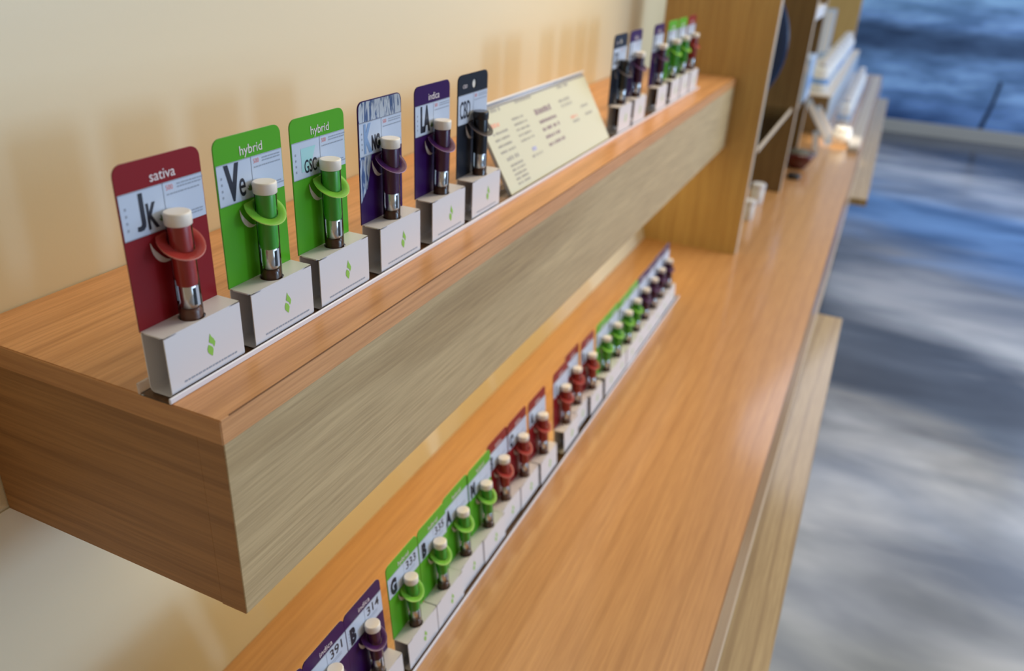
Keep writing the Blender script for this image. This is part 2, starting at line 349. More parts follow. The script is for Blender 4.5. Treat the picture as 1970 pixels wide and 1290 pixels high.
# ------------------------------------------------------------------ wall shelf
sh = thing('wall_shelf', (-0.0975, SL/2, ZS-SH), 'thick boxed oak shelf fixed to the cream wall above the worktop', 'shelf')
SLOC = (-0.0975, SL/2, ZS-SH)
b = MB(); b.box((XW+0.001, 0, ZS-TB), (0, SL-0.0005, ZS), OAK_TOP, 0.0002); b.build('top_board', sh, SLOC)
b = MB(); b.box((-0.0007, 0.006, ZS-0.0003), (0.00015, SL-0.001, ZS+0.00012), SEAM); b.build('edge_seam', sh, SLOC)
b = MB(); b.box((XW+0.001, -0.0006, ZS-TB+0.0002), (-0.0003, 0.0004, ZS-0.0006), OAK_ENDB); b.build('end_edging', sh, SLOC)
b = MB(); b.box((-0.018, 0.0003, ZS-SH), (-0.0002, SL-0.0005, ZS-TB), OAK_FRONT_COOL, 0.0004); o = b.build('front_panel', sh, SLOC); o['label'] = 'oak front panel with cool daylight painted into its greyish tone'
b = MB(); b.box((XW+0.001, 0.0003, ZS-SH), (-0.0182, 0.018, ZS-TB), OAK_END, 0.0004); b.box((-0.0182, 0.0001, ZS-SH), (-0.0008, 0.0004, ZS-TB), OAK_END); o = b.build('end_panel', sh, SLOC); o['label'] = 'oak end panel with shade painted into its brown'
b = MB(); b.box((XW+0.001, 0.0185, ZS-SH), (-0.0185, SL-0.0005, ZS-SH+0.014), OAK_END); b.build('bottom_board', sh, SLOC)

# ------------------------------------------------------------------ worktop, cabinets, ledges
b = MB(); b.box((-0.1383, -0.9, ZW-0.046), (0.2335, 4.6, ZW), OAK_WORKTOP)
wt = b.build('worktop', None, (0.05, 1.8, ZW-0.046)); tag(wt, 'long oak worktop running under the shelf to the far end', 'worktop')
b = MB(); pv = [(0.2336, ZW-0.0002), (0.2350, ZW-0.0002), (0.2425, ZW-0.0400), (0.2336, ZW-0.0400)]; b.add([(x, yy, z) for yy in (-0.9, 4.6) for x, z in pv], [(0, 1, 2, 3), (7, 6, 5, 4)]+[(i, i+4, (i+1) % 4+4, (i+1) % 4) for i in range(4)], OAK_EDGE); b.box((0.2336, -0.9, ZW-0.0460), (0.2442, 4.6, ZW-0.0402), EDGE_BAND, 0.0006)  # pale lower box paints the highlight along the bottom edge
o = b.build('front_edging', wt, (0.05, 1.8, ZW-0.046)); o['label'] = 'browner front edge strip'
for i, (y0, y1, lab) in enumerate(((-0.9, 1.30, 'oak base cabinet under the near part of the worktop'), (1.305, 2.20, 'oak base cabinet between the two front ledges'), (2.205, 4.6, 'oak base cabinet under the far part of the worktop'))):
    t = thing('base_cabinet', (0.03, (y0+y1)/2, 0), lab, 'cabinet', 'base cabinets under the worktop'); L = (0.03, (y0+y1)/2, 0)
    b = MB(); b.box((-0.138, y0, 0.08), (0.222, y1, ZW-0.0465), OAK_SHADED); b.build('cabinet_body', t, L)
    b = MB(); b.box((-0.138, y0, 0), (0.18, y1, 0.08), OAK_SHADED); b.build('plinth', t, L)
for y0, y1, lab in ((-0.9, 1.296, 'oak ledge board along the near worktop front'), (2.215, 4.19, 'pale oak ledge board along the far worktop front')):
    b = MB(); b.box((0.2225, y0, 0.822), (0.2905, y1, 0.8435), OAK_LEDGE, 0.001)
    o = b.build('counter_ledge', None, (0.257, (y0+y1)/2, 0.822)); tag(o, lab, 'ledge', 'ledges along the counter front')

# ------------------------------------------------------------------ uprights beyond the shelf
def upright(x0, x1, y0, th, z1, m, lab):
    t = thing('upright_panel', ((x0+x1)/2, y0+th/2, ZW), lab, 'panel', 'oak uprights standing on the worktop'); L = ((x0+x1)/2, y0+th/2, ZW)
    b = MB(); b.box((x0, y0, ZW), (x1-0.0012, y0+th, z1), m); b.build('board', t, L)
    b = MB(); b.box((x1-0.0010, y0, ZW), (x1, y0+th, z1), EDGE_BAND); o = b.build('edge_strip', t, L); o['label'] = 'pale edge strip'
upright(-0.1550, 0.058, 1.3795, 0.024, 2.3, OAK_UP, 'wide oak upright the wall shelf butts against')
upright(-0.1375, 0.0725, 1.925, 0.024, 2.3, OAK_SHADED, 'shaded oak upright behind the white cups')
upright(-0.1375, 0.0640, 2.30, 0.022, 2.3, OAK_SHADED, 'shaded oak upright beside the dark red bowl')
upright(-0.1375, 0.0600, 4.45, 0.030, 2.3, OAK_UP, 'farthest golden oak upright beside the blue mural')
t = thing('glass_shelf', (-0.04, 1.66, 1.109), 'clear glass shelf with pale front edge between the first two uprights', 'shelf'); L = (-0.04, 1.66, 1.109)
b = MB(); b.box((-0.137, 1.4050, 1.111), (0.0585, 1.9235, 1.117), clear('shelf_glass', (0.86, 0.90, 0.90, 1), 1.25, 0.06)); b.build('pane', t, L)
b = MB(); b.box((0.0587, 1.4050, 1.109), (0.0620, 1.9235, 1.119), EDGE_BAND, 0.0005); o = b.build('edge_trim', t, L); o['label'] = 'pale edge trim'
b = MB(); b.box((-0.100, 1.9491, 1.088), (0.0620, 2.2999, 1.100), OAK_SHADED, 0.001)
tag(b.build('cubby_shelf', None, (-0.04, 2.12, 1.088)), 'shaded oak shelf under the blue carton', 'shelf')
b = MB(); b.box((-0.100, 1.9491, 1.315), (0.0620, 2.2999, 1.345), WHITE, 0.001)
tag(b.build('cubby_shelf', None, (-0.04, 2.12, 1.315)), 'white thick shelf high between the second and third uprights', 'shelf')

# ------------------------------------------------------------------ display rails
RAILW = mat('frosted_rail_lip', (0.78, 0.80, 0.88, 1), 0.25)
CLEARA = clear('clear_rail_base', (0.80, 0.82, 0.84, 1), 1.3, 0.1)
def rail(x, y0, y1, z, lab):
    b = MB()
    b.box((x-0.0185, y0, z), (x+0.0012, y1, z+0.0010), CLEARA)
    b.box((x+0.0012, y0, z), (x+0.0026, y1, z+0.0034), RAILW, 0.0004)
    b.box((x-0.0205, y0, z), (x-0.0187, y1, z+0.0065), ACRYLIC, 0.0003)
    tag(b.build('display_rail', None, (x, (y0+y1)/2, z)), lab, 'display rail', 'clear rails holding the packs')
XU = -0.0344; XL = 0.0062
rail(XU, -0.001, 1.20, ZS, 'clear plastic rail along the front of the wall shelf')
rail(XL, -0.06, 1.10, ZW, 'clear plastic rail along the oak worktop')

# ------------------------------------------------------------------ cartridge packs
CW = 0.0540; CH = 0.1190; HB = 0.0345; DX = 0.0155; HZ = 0.0350
def arc(cx, cy, r, a0, a1, n=6): return [(cx+r*math.cos(a0+(a1-a0)*i/n), cy+r*math.sin(a0+(a1-a0)*i/n)) for i in range(n+1)]
def logo(b, x, y, z, k):
    A = [(0, 1.0), (0.10, 0.72), (0.34, 0.42), (0.50, 0.10), (0.42, -0.14), (0.30, -0.30), (0.20, -0.02), (-0.06, 0.16), (-0.22, 0.30), (-0.14, 0.56)]
    B = [(-0.30, 0.10), (-0.10, -0.04), (0.10, -0.22), (0.20, -0.46), (0.12, -0.74), (0.02, -1.0), (-0.22, -0.78), (-0.44, -0.52), (-0.46, -0.20)]
    for pts, m in ((A, LOGO2 if k > 0.9 else LOGO), (B, LOGO)): b.poly([(y+p[0]*0.0068*k, z+p[1]*0.0074*k) for p in pts], LOGO, 'X', x, 0)
def pack(px, y, z, colour, word, big, small='', sc=1.0, number=None, label='', group='', foiled=False, lean=0.0, capz=0.0, head=None, mini=False, big_ink=None, twist=0.0, tilt=0.0):
    loc = (0, 0, 0)
    t = thing('cartridge_pack', (px, y, z), label, 'package', group)
    t.scale = (sc, sc, sc); t.rotation_euler = (0, 0, twist)
    if tilt: t.rotation_euler = (0, tilt, twist)
    cc = CARDC[colour]; xb = -DX; W2 = CW/2; th = 0.0006
    # folded white sleeve: front, rounded bottom, back, and the top with its hole
    b = MB(); path = [(0, HB-0.0008)] + [(-0.0030+0.0030*math.cos(a), 0.0030-0.0030*math.sin(a)) for a in [PI/2*i/5 for i in range(6)]] + \
        [(xb+0.0030-0.0030*math.sin(a), 0.0030-0.0030*math.cos(a)) for a in [PI/2*i/5 for i in range(6)]] + [(xb, HB-0.0008)]
    n = len(path)
    # inner offset computed towards the middle of the sleeve
    inn = []
    for (x, zz_) in path:
        cx, cz = xb/2, max(zz_, 0.0040); v = Vector((cx-x, cz-zz_)); v = v.normalized() if v.length > 0 else v; inn.append((x+v.x*th, zz_+v.y*th))
    V = [(x, s*W2, zz_) for (x, zz_) in path for s in (-1, 1)] + [(x, s*W2, zz_) for (x, zz_) in inn for s in (-1, 1)]
    F = []
    for i in range(n-1):
        a, c = 2*i, 2*i+2; o2 = 2*n
        F += [(a, a+1, c+1, c), (o2+a, o2+c, o2+c+1, o2+a+1), (a, c, o2+c, o2+a), (a+1, o2+a+1, o2+c+1, c+1)]
    b.add(V, F, WHITE)
    R = 0.0070; cx = xb/2; N = 32; ring = []
    rect = []
    for i in range(N):
        a = 2*PI*i/N; c, s = math.cos(a), math.sin(a); ring.append((cx+R*c, R*s))
        k = min((DX/2)/abs(c) if abs(c) > 1e-6 else 9, W2/abs(s) if abs(s) > 1e-6 else 9); rect.append((cx+k*c, k*s))
    # corner points so that the outline stays a true rectangle
    top = HB; V = [(p[0], p[1], top) for p in ring] + [(p[0], p[1], top) for p in rect] + [(p[0], p[1], top-0.0008) for p in ring] + [(p[0], p[1], top-0.0008) for p in rect]
    F = [(i, i+N, (i+1) % N+N, (i+1) % N) for i in range(N)] + [(i+2*N, (i+1) % N+2*N, (i+1) % N+3*N, i+3*N) for i in range(N)] + \
        [(i, (i+1) % N, (i+1) % N+2*N, i+2*N) for i in range(N)] + [(i+N, i+3*N, (i+1) % N+3*N, (i+1) % N+N) for i in range(N)]
    for sx_, sy_ in ((0, 1), (0, -1), (1, 1), (1, -1)):
        X = 0 if sx_ == 0 else xb
        # the two rectangle points next to this corner
        near = sorted(range(N), key=lambda i: (rect[i][0]-X)**2+(rect[i][1]-sy_*W2)**2)
        a_ = [i for i in near if abs(rect[i][0]-X) < 1e-6][0]; c_ = [i for i in near if abs(abs(rect[i][1])-W2) < 1e-6 and rect[i][1]*sy_ > 0]
        if c_:
            V.append((X, sy_*W2, top)); F.append((a_+N, len(V)-1, c_[0]+N))
    b.add(V, F, WHITE)
    logo(b, 0.00015, 0.003, HB*0.52, 0.92)
    if not mini:
        yy = -0.018
        while yy < 0.020:
            l = random.uniform(0.0012, 0.0034); b.add([(0.00015, yy, 0.0050), (0.00015, yy+l, 0.0050), (0.00015, yy+l, 0.0060), (0.00015, yy, 0.0060)], [(0, 1, 2, 3)], GREY_INK); yy += l+0.0006
    b.build('sleeve', t, loc)
    # back card with rounded top corners; the black ones have a round hang hole
    b = MB(); r = 0.0055; xf = xb-0.0001; bot = HB-0.0005
    out = [(-W2, bot), (W2, bot)] + arc(W2-r, CH-r, r, 0, PI/2) + arc(-W2+r, CH-r, r, PI/2, PI)
    if colour == 'black':
        hz = CH-0.0090; hr = 0.0036; hy = 0.002; m_ = 96
        hole = arc(hy, hz, hr, 0, 2*PI, m_)[:-1]
        split = CH-0.016
        b.poly([(-W2, bot), (W2, bot), (W2, split), (-W2, split)], cc, 'X', xf, 0.0007)
        uo = [(W2, split)] + arc(W2-r, CH-r, r, 0, PI/2) + arc(-W2+r, CH-r, r, PI/2, PI) + [(-W2, split)]
        cpts = []
        for i in range(m_):
            a = 2*PI*i/m_; d = Vector((math.cos(a), math.sin(a))); best = 1e9
            for k in range(len(uo)):
                p, q = Vector(uo[k]), Vector(uo[(k+1) % len(uo)]); e = q-p; den = d.x*e.y-d.y*e.x
                if abs(den) < 1e-12: continue
                w_ = p-Vector((hy, hz)); tt = (w_.x*e.y-w_.y*e.x)/den; uu = (w_.x*d.y-w_.y*d.x)/den
                if tt > 0 and -1e-6 <= uu <= 1+1e-6: best = min(best, tt)
            cpts.append((hy+d.x*best, hz+d.y*best))
        for D in (0, 0.0007):
            V = [(xf-D, *p) for p in hole]+[(xf-D, *p) for p in cpts]
            b.add(V, [((i, i+m_, (i+1) % m_+m_, (i+1) % m_) if D == 0 else (i, (i+1) % m_, (i+1) % m_+m_, i+m_)) for i in range(m_)], cc)
            for C_ in ((W2, split), (-W2, split)):
                ks = sorted(range(m_), key=lambda i: (cpts[i][0]-C_[0])**2+(cpts[i][1]-C_[1])**2)[:2]
                b.add([(xf-D, *C_), (xf-D, *cpts[ks[0]]), (xf-D, *cpts[ks[1]])], [(0, 1, 2)], cc)
    else:
        b.poly(out, cc, 'X', xf, 0.0007)
    if foiled:
        b.poly([(-W2+0.0006, 0.1052), (W2-0.0006, 0.1052)] + arc(W2-r, CH-r, r-0.0006, 0, PI/2) + arc(-W2+r, CH-r, r-0.0006, PI/2, PI), FOIL, 'X', xf+0.0001)
        b.poly([(-W2+0.0004, 0.050), (-W2+0.009, 0.060), (-W2+0.015, 0.0825), (-W2+0.0004, 0.0825)], FOIL, 'X', xf+0.0001)
    lz0, lz1 = (0.0820, 0.1050) if colour != 'black' else (0.0790, 0.1030)
    # pale kraft back
    b.poly([(p[0], p[1]) for p in out], KRAFT, 'X', xf-0.0008, 0.0001)
    if word: b.text(word, WORD_INK, xf+0.0002, (0.0015 if colour != 'black' else -0.0150), lz1+0.0022 if colour != 'black' else lz1+0.0052, 0.0052 if colour != 'black' else 0.0028, 1.0, 0.004)
    b.build('backing_card', t, loc)
    # printed label
    b = MB(); xl = xf+0.00025
    b.poly([(-W2+0.0005, lz0), (W2-0.0005, lz0), (W2-0.0005, lz1), (-W2+0.0005, lz1)], LABEL, 'X', xl, 0.0002)
    xi = xl+0.00015
    b.poly([(0.0002, lz0+0.001), (0.0006, lz0+0.001), (0.0006, lz1), (0.0002, lz1)], GREY_INK, 'X', xi)
    b.poly([(-W2+0.0005, lz1-0.0004), (W2-0.0005, lz1-0.0004), (W2-0.0005, lz1), (-W2+0.0005, lz1)], GREY_INK, 'X', xi)
    b.poly([(-W2+0.0005, lz0), (0.002, lz0), (0.002, lz0+0.0004), (-W2+0.0005, lz0+0.0004)], GREY_INK, 'X', xi)
    for k in range(4 if not mini else 0): b.poly([(-W2+0.0030, lz0+0.0045+k*0.0035), (-W2+0.0040, lz0+0.0045+k*0.0035), (-W2+0.0040, lz0+0.0058+k*0.0035), (-W2+0.0030, lz0+0.0058+k*0.0035)], GREY_INK, 'X', xi)
    if number is None:
        big_w = 0.42
        if big == 'CBD':
            b.text('CBD', INK, xi, -0.0145, lz0+0.0050, 0.0140, 0.46, 0.012)
        elif big == 'GSC':
            b.poly([(-0.0185, lz0+0.004), (-0.0110, lz0+0.004), (-0.0040, lz0+0.0185), (-0.0185, lz0+0.0185)], TEAL_INK, 'X', xi-0.00005)
            b.text('GSC', INK, xi, -0.0098, lz0+0.0030, 0.0080, 0.58, 0.015)
        elif big == 'KNG':
            b.text('K', BLUE_INK, xi, -0.0165, lz0+0.0030, 0.0180, 0.50, 0.05); b.text('NG', INK, xi, -0.0070, lz0+0.0030, 0.0095, 0.50, 0.05)
        elif big == 'LA':
            b.text('LA', INK, xi, -0.0120, lz0+0.0035, 0.0175, 0.46, 0.055)
        elif big:
            if big == 'J':
                jy, jz = -0.0170, lz0+0.0028
                hook = [(jy+0.0044, jz+0.0186), (jy+0.0018, jz+0.0186), (jy+0.0018, jz+0.0036), (jy+0.0012, jz+0.0026), (jy-0.0010, jz+0.0026), (jy-0.0012, jz+0.0004), (jy+0.0004, jz), (jy+0.0026, jz+0.0002), (jy+0.0040, jz+0.0016), (jy+0.0044, jz+0.0036)]
                b.poly(hook, INK, 'X', xi)
            else: b.text(big, big_ink or INK, xi, -0.0155, lz0+0.0028, 0.0186, 0.58, 0.05)
            if small: b.text(small, INK, xi, -0.0082, lz0+0.0028, 0.0125 if small != 'e' else 0.0150, 0.55, 0.03 if small != 'e' else 0.006)
        if big not in ('CBD',) and not mini:
            for q in range(5):
                a = PI/2+(q-2)*0.55; c0 = (-0.0020, lz0+0.0042); tip = (c0[0]+0.0030*math.cos(a), c0[1]+0.0046*math.sin(a)); pr = (0.0006*math.sin(a), -0.0006*math.cos(a))
                b.poly([c0, (c0[0]+(tip[0]-c0[0])*0.5+pr[0], c0[1]+(tip[1]-c0[1])*0.5+pr[1]), tip, (c0[0]+(tip[0]-c0[0])*0.5-pr[0], c0[1]+(tip[1]-c0[1])*0.5-pr[1])], LEAFM, 'X', xi)
        b.text('500', RED_INK, xi, 0.0022, lz1-0.0042, 0.0026, 0.85, 0.0, 'LEFT')
        for zz_, y0 in ((lz1-0.0026, 0.0095), (lz1-0.0042, 0.0095), (lz1-0.0068, 0.0022), (lz0+0.0030, 0.0150), (lz0+0.0044, 0.0170)):
            yy = y0
            while yy < W2-0.0025:
                l = random.uniform(0.0008, 0.0028); b.poly([(yy, zz_), (yy+l, zz_), (yy+l, zz_+0.0007), (yy, zz_+0.0007)], GREY_INK, 'X', xi); yy += l+0.0005
    else:
        b.text(big, INK, xi, -0.0180 if len(big) == 1 else -0.0150, lz0+0.0025, 0.0150, 0.62, 0.07)
        b.text(number, INK, xi, 0.0130, lz1-0.0115, 0.0090, 1.0, 0.012) if number else None
        for zz_ in (lz1-0.0150, lz1-0.0170):
            b.poly([(0.004, zz_), (0.019, zz_), (0.019, zz_+0.0006), (0.004, zz_+0.0006)], GREY_INK, 'X', xi)
    b.build('label_sticker', t, loc)
    # die-cut flap ringing the tube, hinged at the card and dropping forward
    ty = 0.0; tx = xb/2; ri = 0.0068; ro = 0.0106; zf = 0.0812; b = MB(); Nf = 30
    def fp(r_, a, dz, k=1.0):
        x = tx+r_*math.cos(a); yv = ty+r_*(1.18 if r_ > 0.008 else 1.0)*math.sin(a); x = max(x, xb+0.0004); return (x, yv, zf-(x-xb)*0.62+dz+0.0012*math.sin(a))
    V = []
    for i in range(Nf):
        a = 2*PI*i/Nf; V += [fp(ri, a, 0), fp(ro, a, 0), fp(ro, a, -0.0005), fp(ri, a, -0.0005)]
    F1 = []; F2 = []
    for i in range(Nf):
        j = (i+1) % Nf; F1 += [(4*i, 4*i+1, 4*j+1, 4*j), (4*i+3, 4*j+3, 4*j+2, 4*i+2), (4*i, 4*j, 4*j+3, 4*i+3)]; F2 += [(4*i+1, 4*i+2, 4*j+2, 4*j+1)]
    b.add(V, F1, FLAP[colour], True); b.add(V, F2, FEDGE[colour])
    b.build('holding_flap', t, loc)
    # pale crescent where the flap was cut from the card
    b = MB(); c0 = (-0.0035, zf-0.0045); outp = []; inp = []
    for i in range(15):
        a = PI*0.98+(PI*0.62)*i/14; k = math.sin(PI*i/14)
        outp.append((c0[0]+0.0090*math.cos(a), c0[1]+0.0118*math.sin(a))); inp.append((c0[0]+(0.0090-0.0026*k-0.0002)*math.cos(a), c0[1]+(0.0118-0.0030*k-0.0002)*math.sin(a)))
    V = [(xf+0.0003, *p) for p in outp]+[(xf+0.0003, *p) for p in inp]; q = len(outp)
    b.add(V, [(i, i+1, q+i+1, q+i) for i in range(q-1)], PALE); b.build('cut_crescent', t, loc)
    # tube, cap and the cartridge inside
    lz = lean
    def TT(mb): mb.v = [(x+(zv-HB)*0.0, yv+(zv-HB)*lz, zv) for x, yv, zv in mb.v]
    b = MB(); b.lathe((tx, 0, 0), [(0.0056, 0.0035), (0.0063, 0.0045), (0.0063, 0.0860)], GLASS, 28, cap=False); TT(b); tb = b.build('glass_tube', t, loc)
    b = MB(); cm = CAP if colour != 'black' else CAPB; zc = (0.0855 if colour != 'black' else 0.0820)+capz
    b.lathe((tx, 0, zc), [(0.0064, 0), (0.0068, 0.0004), (0.0069, 0.0058), (0.0067, 0.0064), (0.0061, 0.0067)], cm, 32); TT(b); b.build('cap', tb, loc)
    b = MB(); b.lathe((tx, 0, 0), [(0.0053, 0.0530), (0.0055, 0.0540), (0.0055, 0.0845), (0.0053, 0.0850)], SLEEVE[colour], 24); TT(b); b.build('colour_sleeve', tb, loc)
    b = MB(); b.lathe((tx, 0, 0), [(0.0040, 0.0400), (0.0044, 0.0405), (0.0044, 0.0525), (0.0038, 0.0530)], STEEL, 20)
    b.box((tx+0.0040, -0.0008, 0.0420), (tx+0.0047, 0.0008, 0.0515), SLOT); b.box((tx+0.0030, 0.0012, 0.0410), (tx+0.0042, 0.0032, 0.0520), WHITE); TT(b); b.build('cartridge', tb, loc)
    b = MB(); b.lathe((tx, 0, 0), [(0.0050, 0.0060), (0.0056, 0.0070), (0.0056, 0.0380), (0.0045, 0.0398)], OIL if colour != 'red' else OIL2, 20); TT(b); b.build('stopper', tb, loc)
    return t

GU = 'cartridge packs on the wall shelf'; GL = 'cartridge packs on the worktop rail'
ZP = ZS+0.0012
upper = [
 (0.0302, 'red', 'sativa', 'J', 'K', 'red sativa pack marked JK, nearest on the wall shelf', 0.0, {}),
 (0.0938, 'green', 'hybrid', 'V', 'e', 'green hybrid pack marked Ve between the JK and GSC packs', 0.02, {}),
 (0.1562, 'green', 'hybrid', 'GSC', '', 'green hybrid pack marked GSC with pale teal print on its label', 0.0, {}),
 (0.2260, 'purple', '', 'KNG', '', 'purple pack marked KNG with a mirror foil header', 0.0, dict(foiled=True)),
 (0.2990, 'purple', 'indica', 'LA', '', 'purple indica pack marked LA beside the black CBD pack', 0.03, {}),
 (0.3670, 'black', 'CBD', 'CBD', '', 'black CBD pack with round hang hole left of the menu sign', 0.0, {}),
 (0.7720, 'black', 'CBD', 'CBD', '', 'black CBD pack right of the menu sign', 0.0, dict(mini=True)),
 (0.8380, 'purple', 'indica', 'L', '', 'purple pack directly behind the far black CBD pack', 0.0, dict(mini=True)),
 (0.9530, 'purple', 'indica', 'K', '', 'purple pack in front of the far green packs', 0.0, dict(mini=True)),
 (1.0320, 'green', 'hybrid', 'G', '', 'nearer of the two far green packs on the wall shelf', 0.0, dict(mini=True)),
 (1.0930, 'green', 'hybrid', 'V', '', 'green pack next to the farthest red pack on the shelf', 0.0, dict(mini=True)),
 (1.1560, 'red', 'sativa', 'J', '', 'red pack farthest along the wall shelf by the upright', 0.0, dict(mini=True)),
]
for y, c, wd_, bg_, sm_, lab, ln_, kw in upper:
    pack(XU, y, ZP, c, wd_, bg_, sm_, 1.0, None, lab, GU, lean=ln_, **kw)
lower = [
 (0.0330, 'purple', 'indica', 'P', '', 'purple pack at the near end of the worktop row, cut off by the photo edge', 0.000),
 (0.0820, 'purple', 'indica', 'D', '391', 'purple indica pack numbered 391 on the worktop rail', 0.000),
 (0.1310, 'purple', 'indica', 'B', '314', 'purple indica pack numbered 314 on the worktop rail', 0.000),
 (0.1895, 'green', 'hybrid', 'G', '333', 'green hybrid pack numbered 333 on the worktop rail', 0.000),
 (0.2395, 'green', 'hybrid', 'B', '335', 'green hybrid pack numbered 335 on the worktop rail', 0.000),
 (0.2880, 'green', 'hybrid', 'A', '', 'green pack just behind the one numbered 335', -0.002),
 (0.3360, 'green', 'hybrid', 'M', '', 'green pack on the worktop right before the first red pack', -0.001),
 (0.3840, 'red', 'sativa', 'S', '', 'nearest red pack in the worktop row', -0.004),
 (0.4320, 'red', 'sativa', 'C', '', 'second nearest red pack in the worktop row', -0.003),
 (0.4830, 'red', 'sativa', 'A', '', 'red pack just before the gap in the worktop row', -0.001),
 (0.5570, 'red', 'sativa', 'I', '', 'red pack just after the gap in the worktop row', -0.001),
 (0.6070, 'red', 'sativa', 'T', '', 'red pack second after the gap in the worktop row', -0.005),
 (0.6540, 'red', 'sativa', 'R', '', 'farthest red pack, before the farther green ones on the worktop', -0.001),
 (0.7110, 'green', 'hybrid', 'I', '', 'nearest of the four far green packs on the worktop', 0.000),
 (0.7600, 'green', 'hybrid', 'F', '', 'second of the four far green packs on the worktop', 0.000),
 (0.8090, 'green', 'hybrid', 'T', '', 'third of the four far green packs on the worktop', 0.001),
 (0.8580, 'green', 'hybrid', 'L', '', 'farthest green pack, touching the far purple packs on the worktop', 0.000),
 (0.9070, 'purple', 'indica', 'K', '', 'nearest of the four far purple packs on the worktop', 0.000),
 (0.9560, 'purple', 'indica', 'P', '', 'second of the four far purple packs on the worktop', 0.000),
 (1.0050, 'purple', 'indica', 'H', '', 'third of the four far purple packs on the worktop', -0.001),
 (1.0540, 'purple', 'indica', 'G', '', 'farthest purple pack at the end of the worktop row', -0.001),
]
for i, (y, c, wd_, bg_, num, lab, dx) in enumerate(lower):
    pack(XL+dx-0.0005, y+0.002, ZW+0.0012, c, wd_, bg_, '', 0.905, num, lab, GL, lean=0.0, mini=i > 6, tilt=-0.085)

# ------------------------------------------------------------------ menu sign leaning in the rail
def menu_sign():
    y0, y1 = 0.428, 0.722; pb = Vector((-0.0375, 0, ZS+0.0012)); pt = Vector((-0.0790, 0, ZS+0.0735)); u = (pt-pb).normalized(); H = (pt-pb).length; nrm = Vector((u.z, 0, -u.x))
    t = thing('menu_sign', (-0.056, (y0+y1)/2, ZS), 'cream printed price menu leaning back in the shelf rail', 'sign'); L = (-0.056, (y0+y1)/2, ZS)
    def Q(a, h, d): p = pb+u*h+nrm*d; return (p.x, y0+a, p.z)
    Wd = y1-y0
    b = MB(); pap = mat('menu_paper', (0.62, 0.62, 0.46, 1), 0.5); mk = [mat('menu_grey_ink', (0.40, 0.39, 0.33, 1), 0.5), mat('menu_dark_ink', (0.30, 0.22, 0.22, 1), 0.5), mat('menu_red_ink', (0.80, 0.42, 0.28, 1), 0.5), mat('menu_blue_ink', (0.42, 0.44, 0.70, 1), 0.5)]
    def slab(a0, a1, h0, h1, d0, d1, m):
        v = [Q(a, h, d) for a in (a0, a1) for h in (h0, h1) for d in (d0, d1)]
        b.add(v, [(0, 1, 3, 2), (4, 6, 7, 5), (0, 4, 5, 1), (2, 3, 7, 6), (0, 2, 6, 4), (1, 5, 7, 3)], m)
    slab(0, Wd, 0, H, 0, 0.0008, pap); d = 0.0010
    def line(a0, a1, h, hh, m):
        a = a0
        while a < a1:
            l = random.uniform(0.6, 1.3)*hh; b.add([Q(a, h, d), Q(a+l, h, d), Q(a+l, h+hh*random.uniform(0.75, 1), d), Q(a, h+hh*random.uniform(0.75, 1), d)], [(0, 1, 2, 3)], m); a += l*random.choice((1.25, 1.3, 2.0))
    # left column, middle column, wide right column
    line(0.020, 0.045, 0.078, 0.004, mk[0]); line(0.085, 0.125, 0.079, 0.004, mk[0]); line(0.20, 0.235, 0.078, 0.0035, mk[0])
    line(0.014, 0.038, 0.064, 0.0045, mk[2])
    for k in range(4): line(0.014, 0.046, 0.057-k*0.0062, 0.0026, mk[0])
    line(0.020, 0.046, 0.0300, 0.0042, mk[0])
    for k in range(5): line(0.022, 0.050, 0.0235-k*0.0046, 0.0026, mk[0])
    for k in range(5): line(0.064, 0.094, 0.064-k*0.0058, 0.0026, mk[0])
    line(0.080, 0.090, 0.0280, 0.0050, mk[3]); line(0.074, 0.098, 0.0220, 0.0030, mk[0])
    line(0.120, 0.160, 0.0600, 0.0070, mk[1])
    for k in range(4): line(0.122, 0.165, 0.0500-k*0.0085, 0.0038, mk[1])
    line(0.190, 0.225, 0.0630, 0.0035, mk[0]); line(0.192, 0.222, 0.0570, 0.0035, mk[0]); line(0.205, 0.222, 0.0410, 0.0040, mk[2]); line(0.207, 0.225, 0.0360, 0.0030, mk[0])
    line(0.245, 0.268, 0.0480, 0.0035, mk[0]); line(0.250, 0.272, 0.0380, 0.0032, mk[0])
    b.build('menu_sheet', t, L)
    b = MB(); slab(-0.0015, Wd+0.0015, -0.0008, H+0.0035, -0.0022, -0.0004, ACRYLIC); slab(-0.0015, Wd+0.0015, H+0.0035, H+0.0050, -0.0022, 0.0022, mat('holder_edge', (0.82, 0.80, 0.76, 1), 0.3))
    slab(0, Wd, H-0.0014, H-0.0004, 0.0009, 0.0013, mat('holder_line', (0.20, 0.19, 0.20, 1), 0.4)); b.build('acrylic_holder', t, L)
menu_sign()

# ------------------------------------------------------------------ things further along the worktop
FW = mat('glazed_white', (0.80, 0.82, 0.85, 1), 0.25); BLUEP = mat('blue_print', (0.20, 0.38, 0.75, 1), 0.4); NAVY = mat('navy_gloss', (0.012, 0.035, 0.11, 1), 0.18)
SKYB = mat('sky_blue_print', (0.42, 0.56, 0.78, 1), 0.35)
def cup(x, y, r, h, lab):
    t = thing('white_jar', (x, y, ZW), lab, 'jar', 'white jars by the upright')
    b = MB(); b.lathe((0, 0, 0), [(r*0.86, 0), (r*0.95, 0.003), (r*0.98, h*0.74), (r*0.9, h*0.78)], FW, 28); b.build('jar_body', t)
    b = MB(); b.lathe((0, 0, 0), [(r, h*0.78), (r*1.02, h*0.80), (r*1.02, h*0.97), (r*0.95, h)], WHITE, 28); b.build('lid', t)
cup(0.033, 1.785, 0.0165, 0.052, 'white lidded jar farther from the wide upright')
cup(0.037, 1.640, 0.0140, 0.048, 'white lidded jar mostly hidden behind the wide upright')
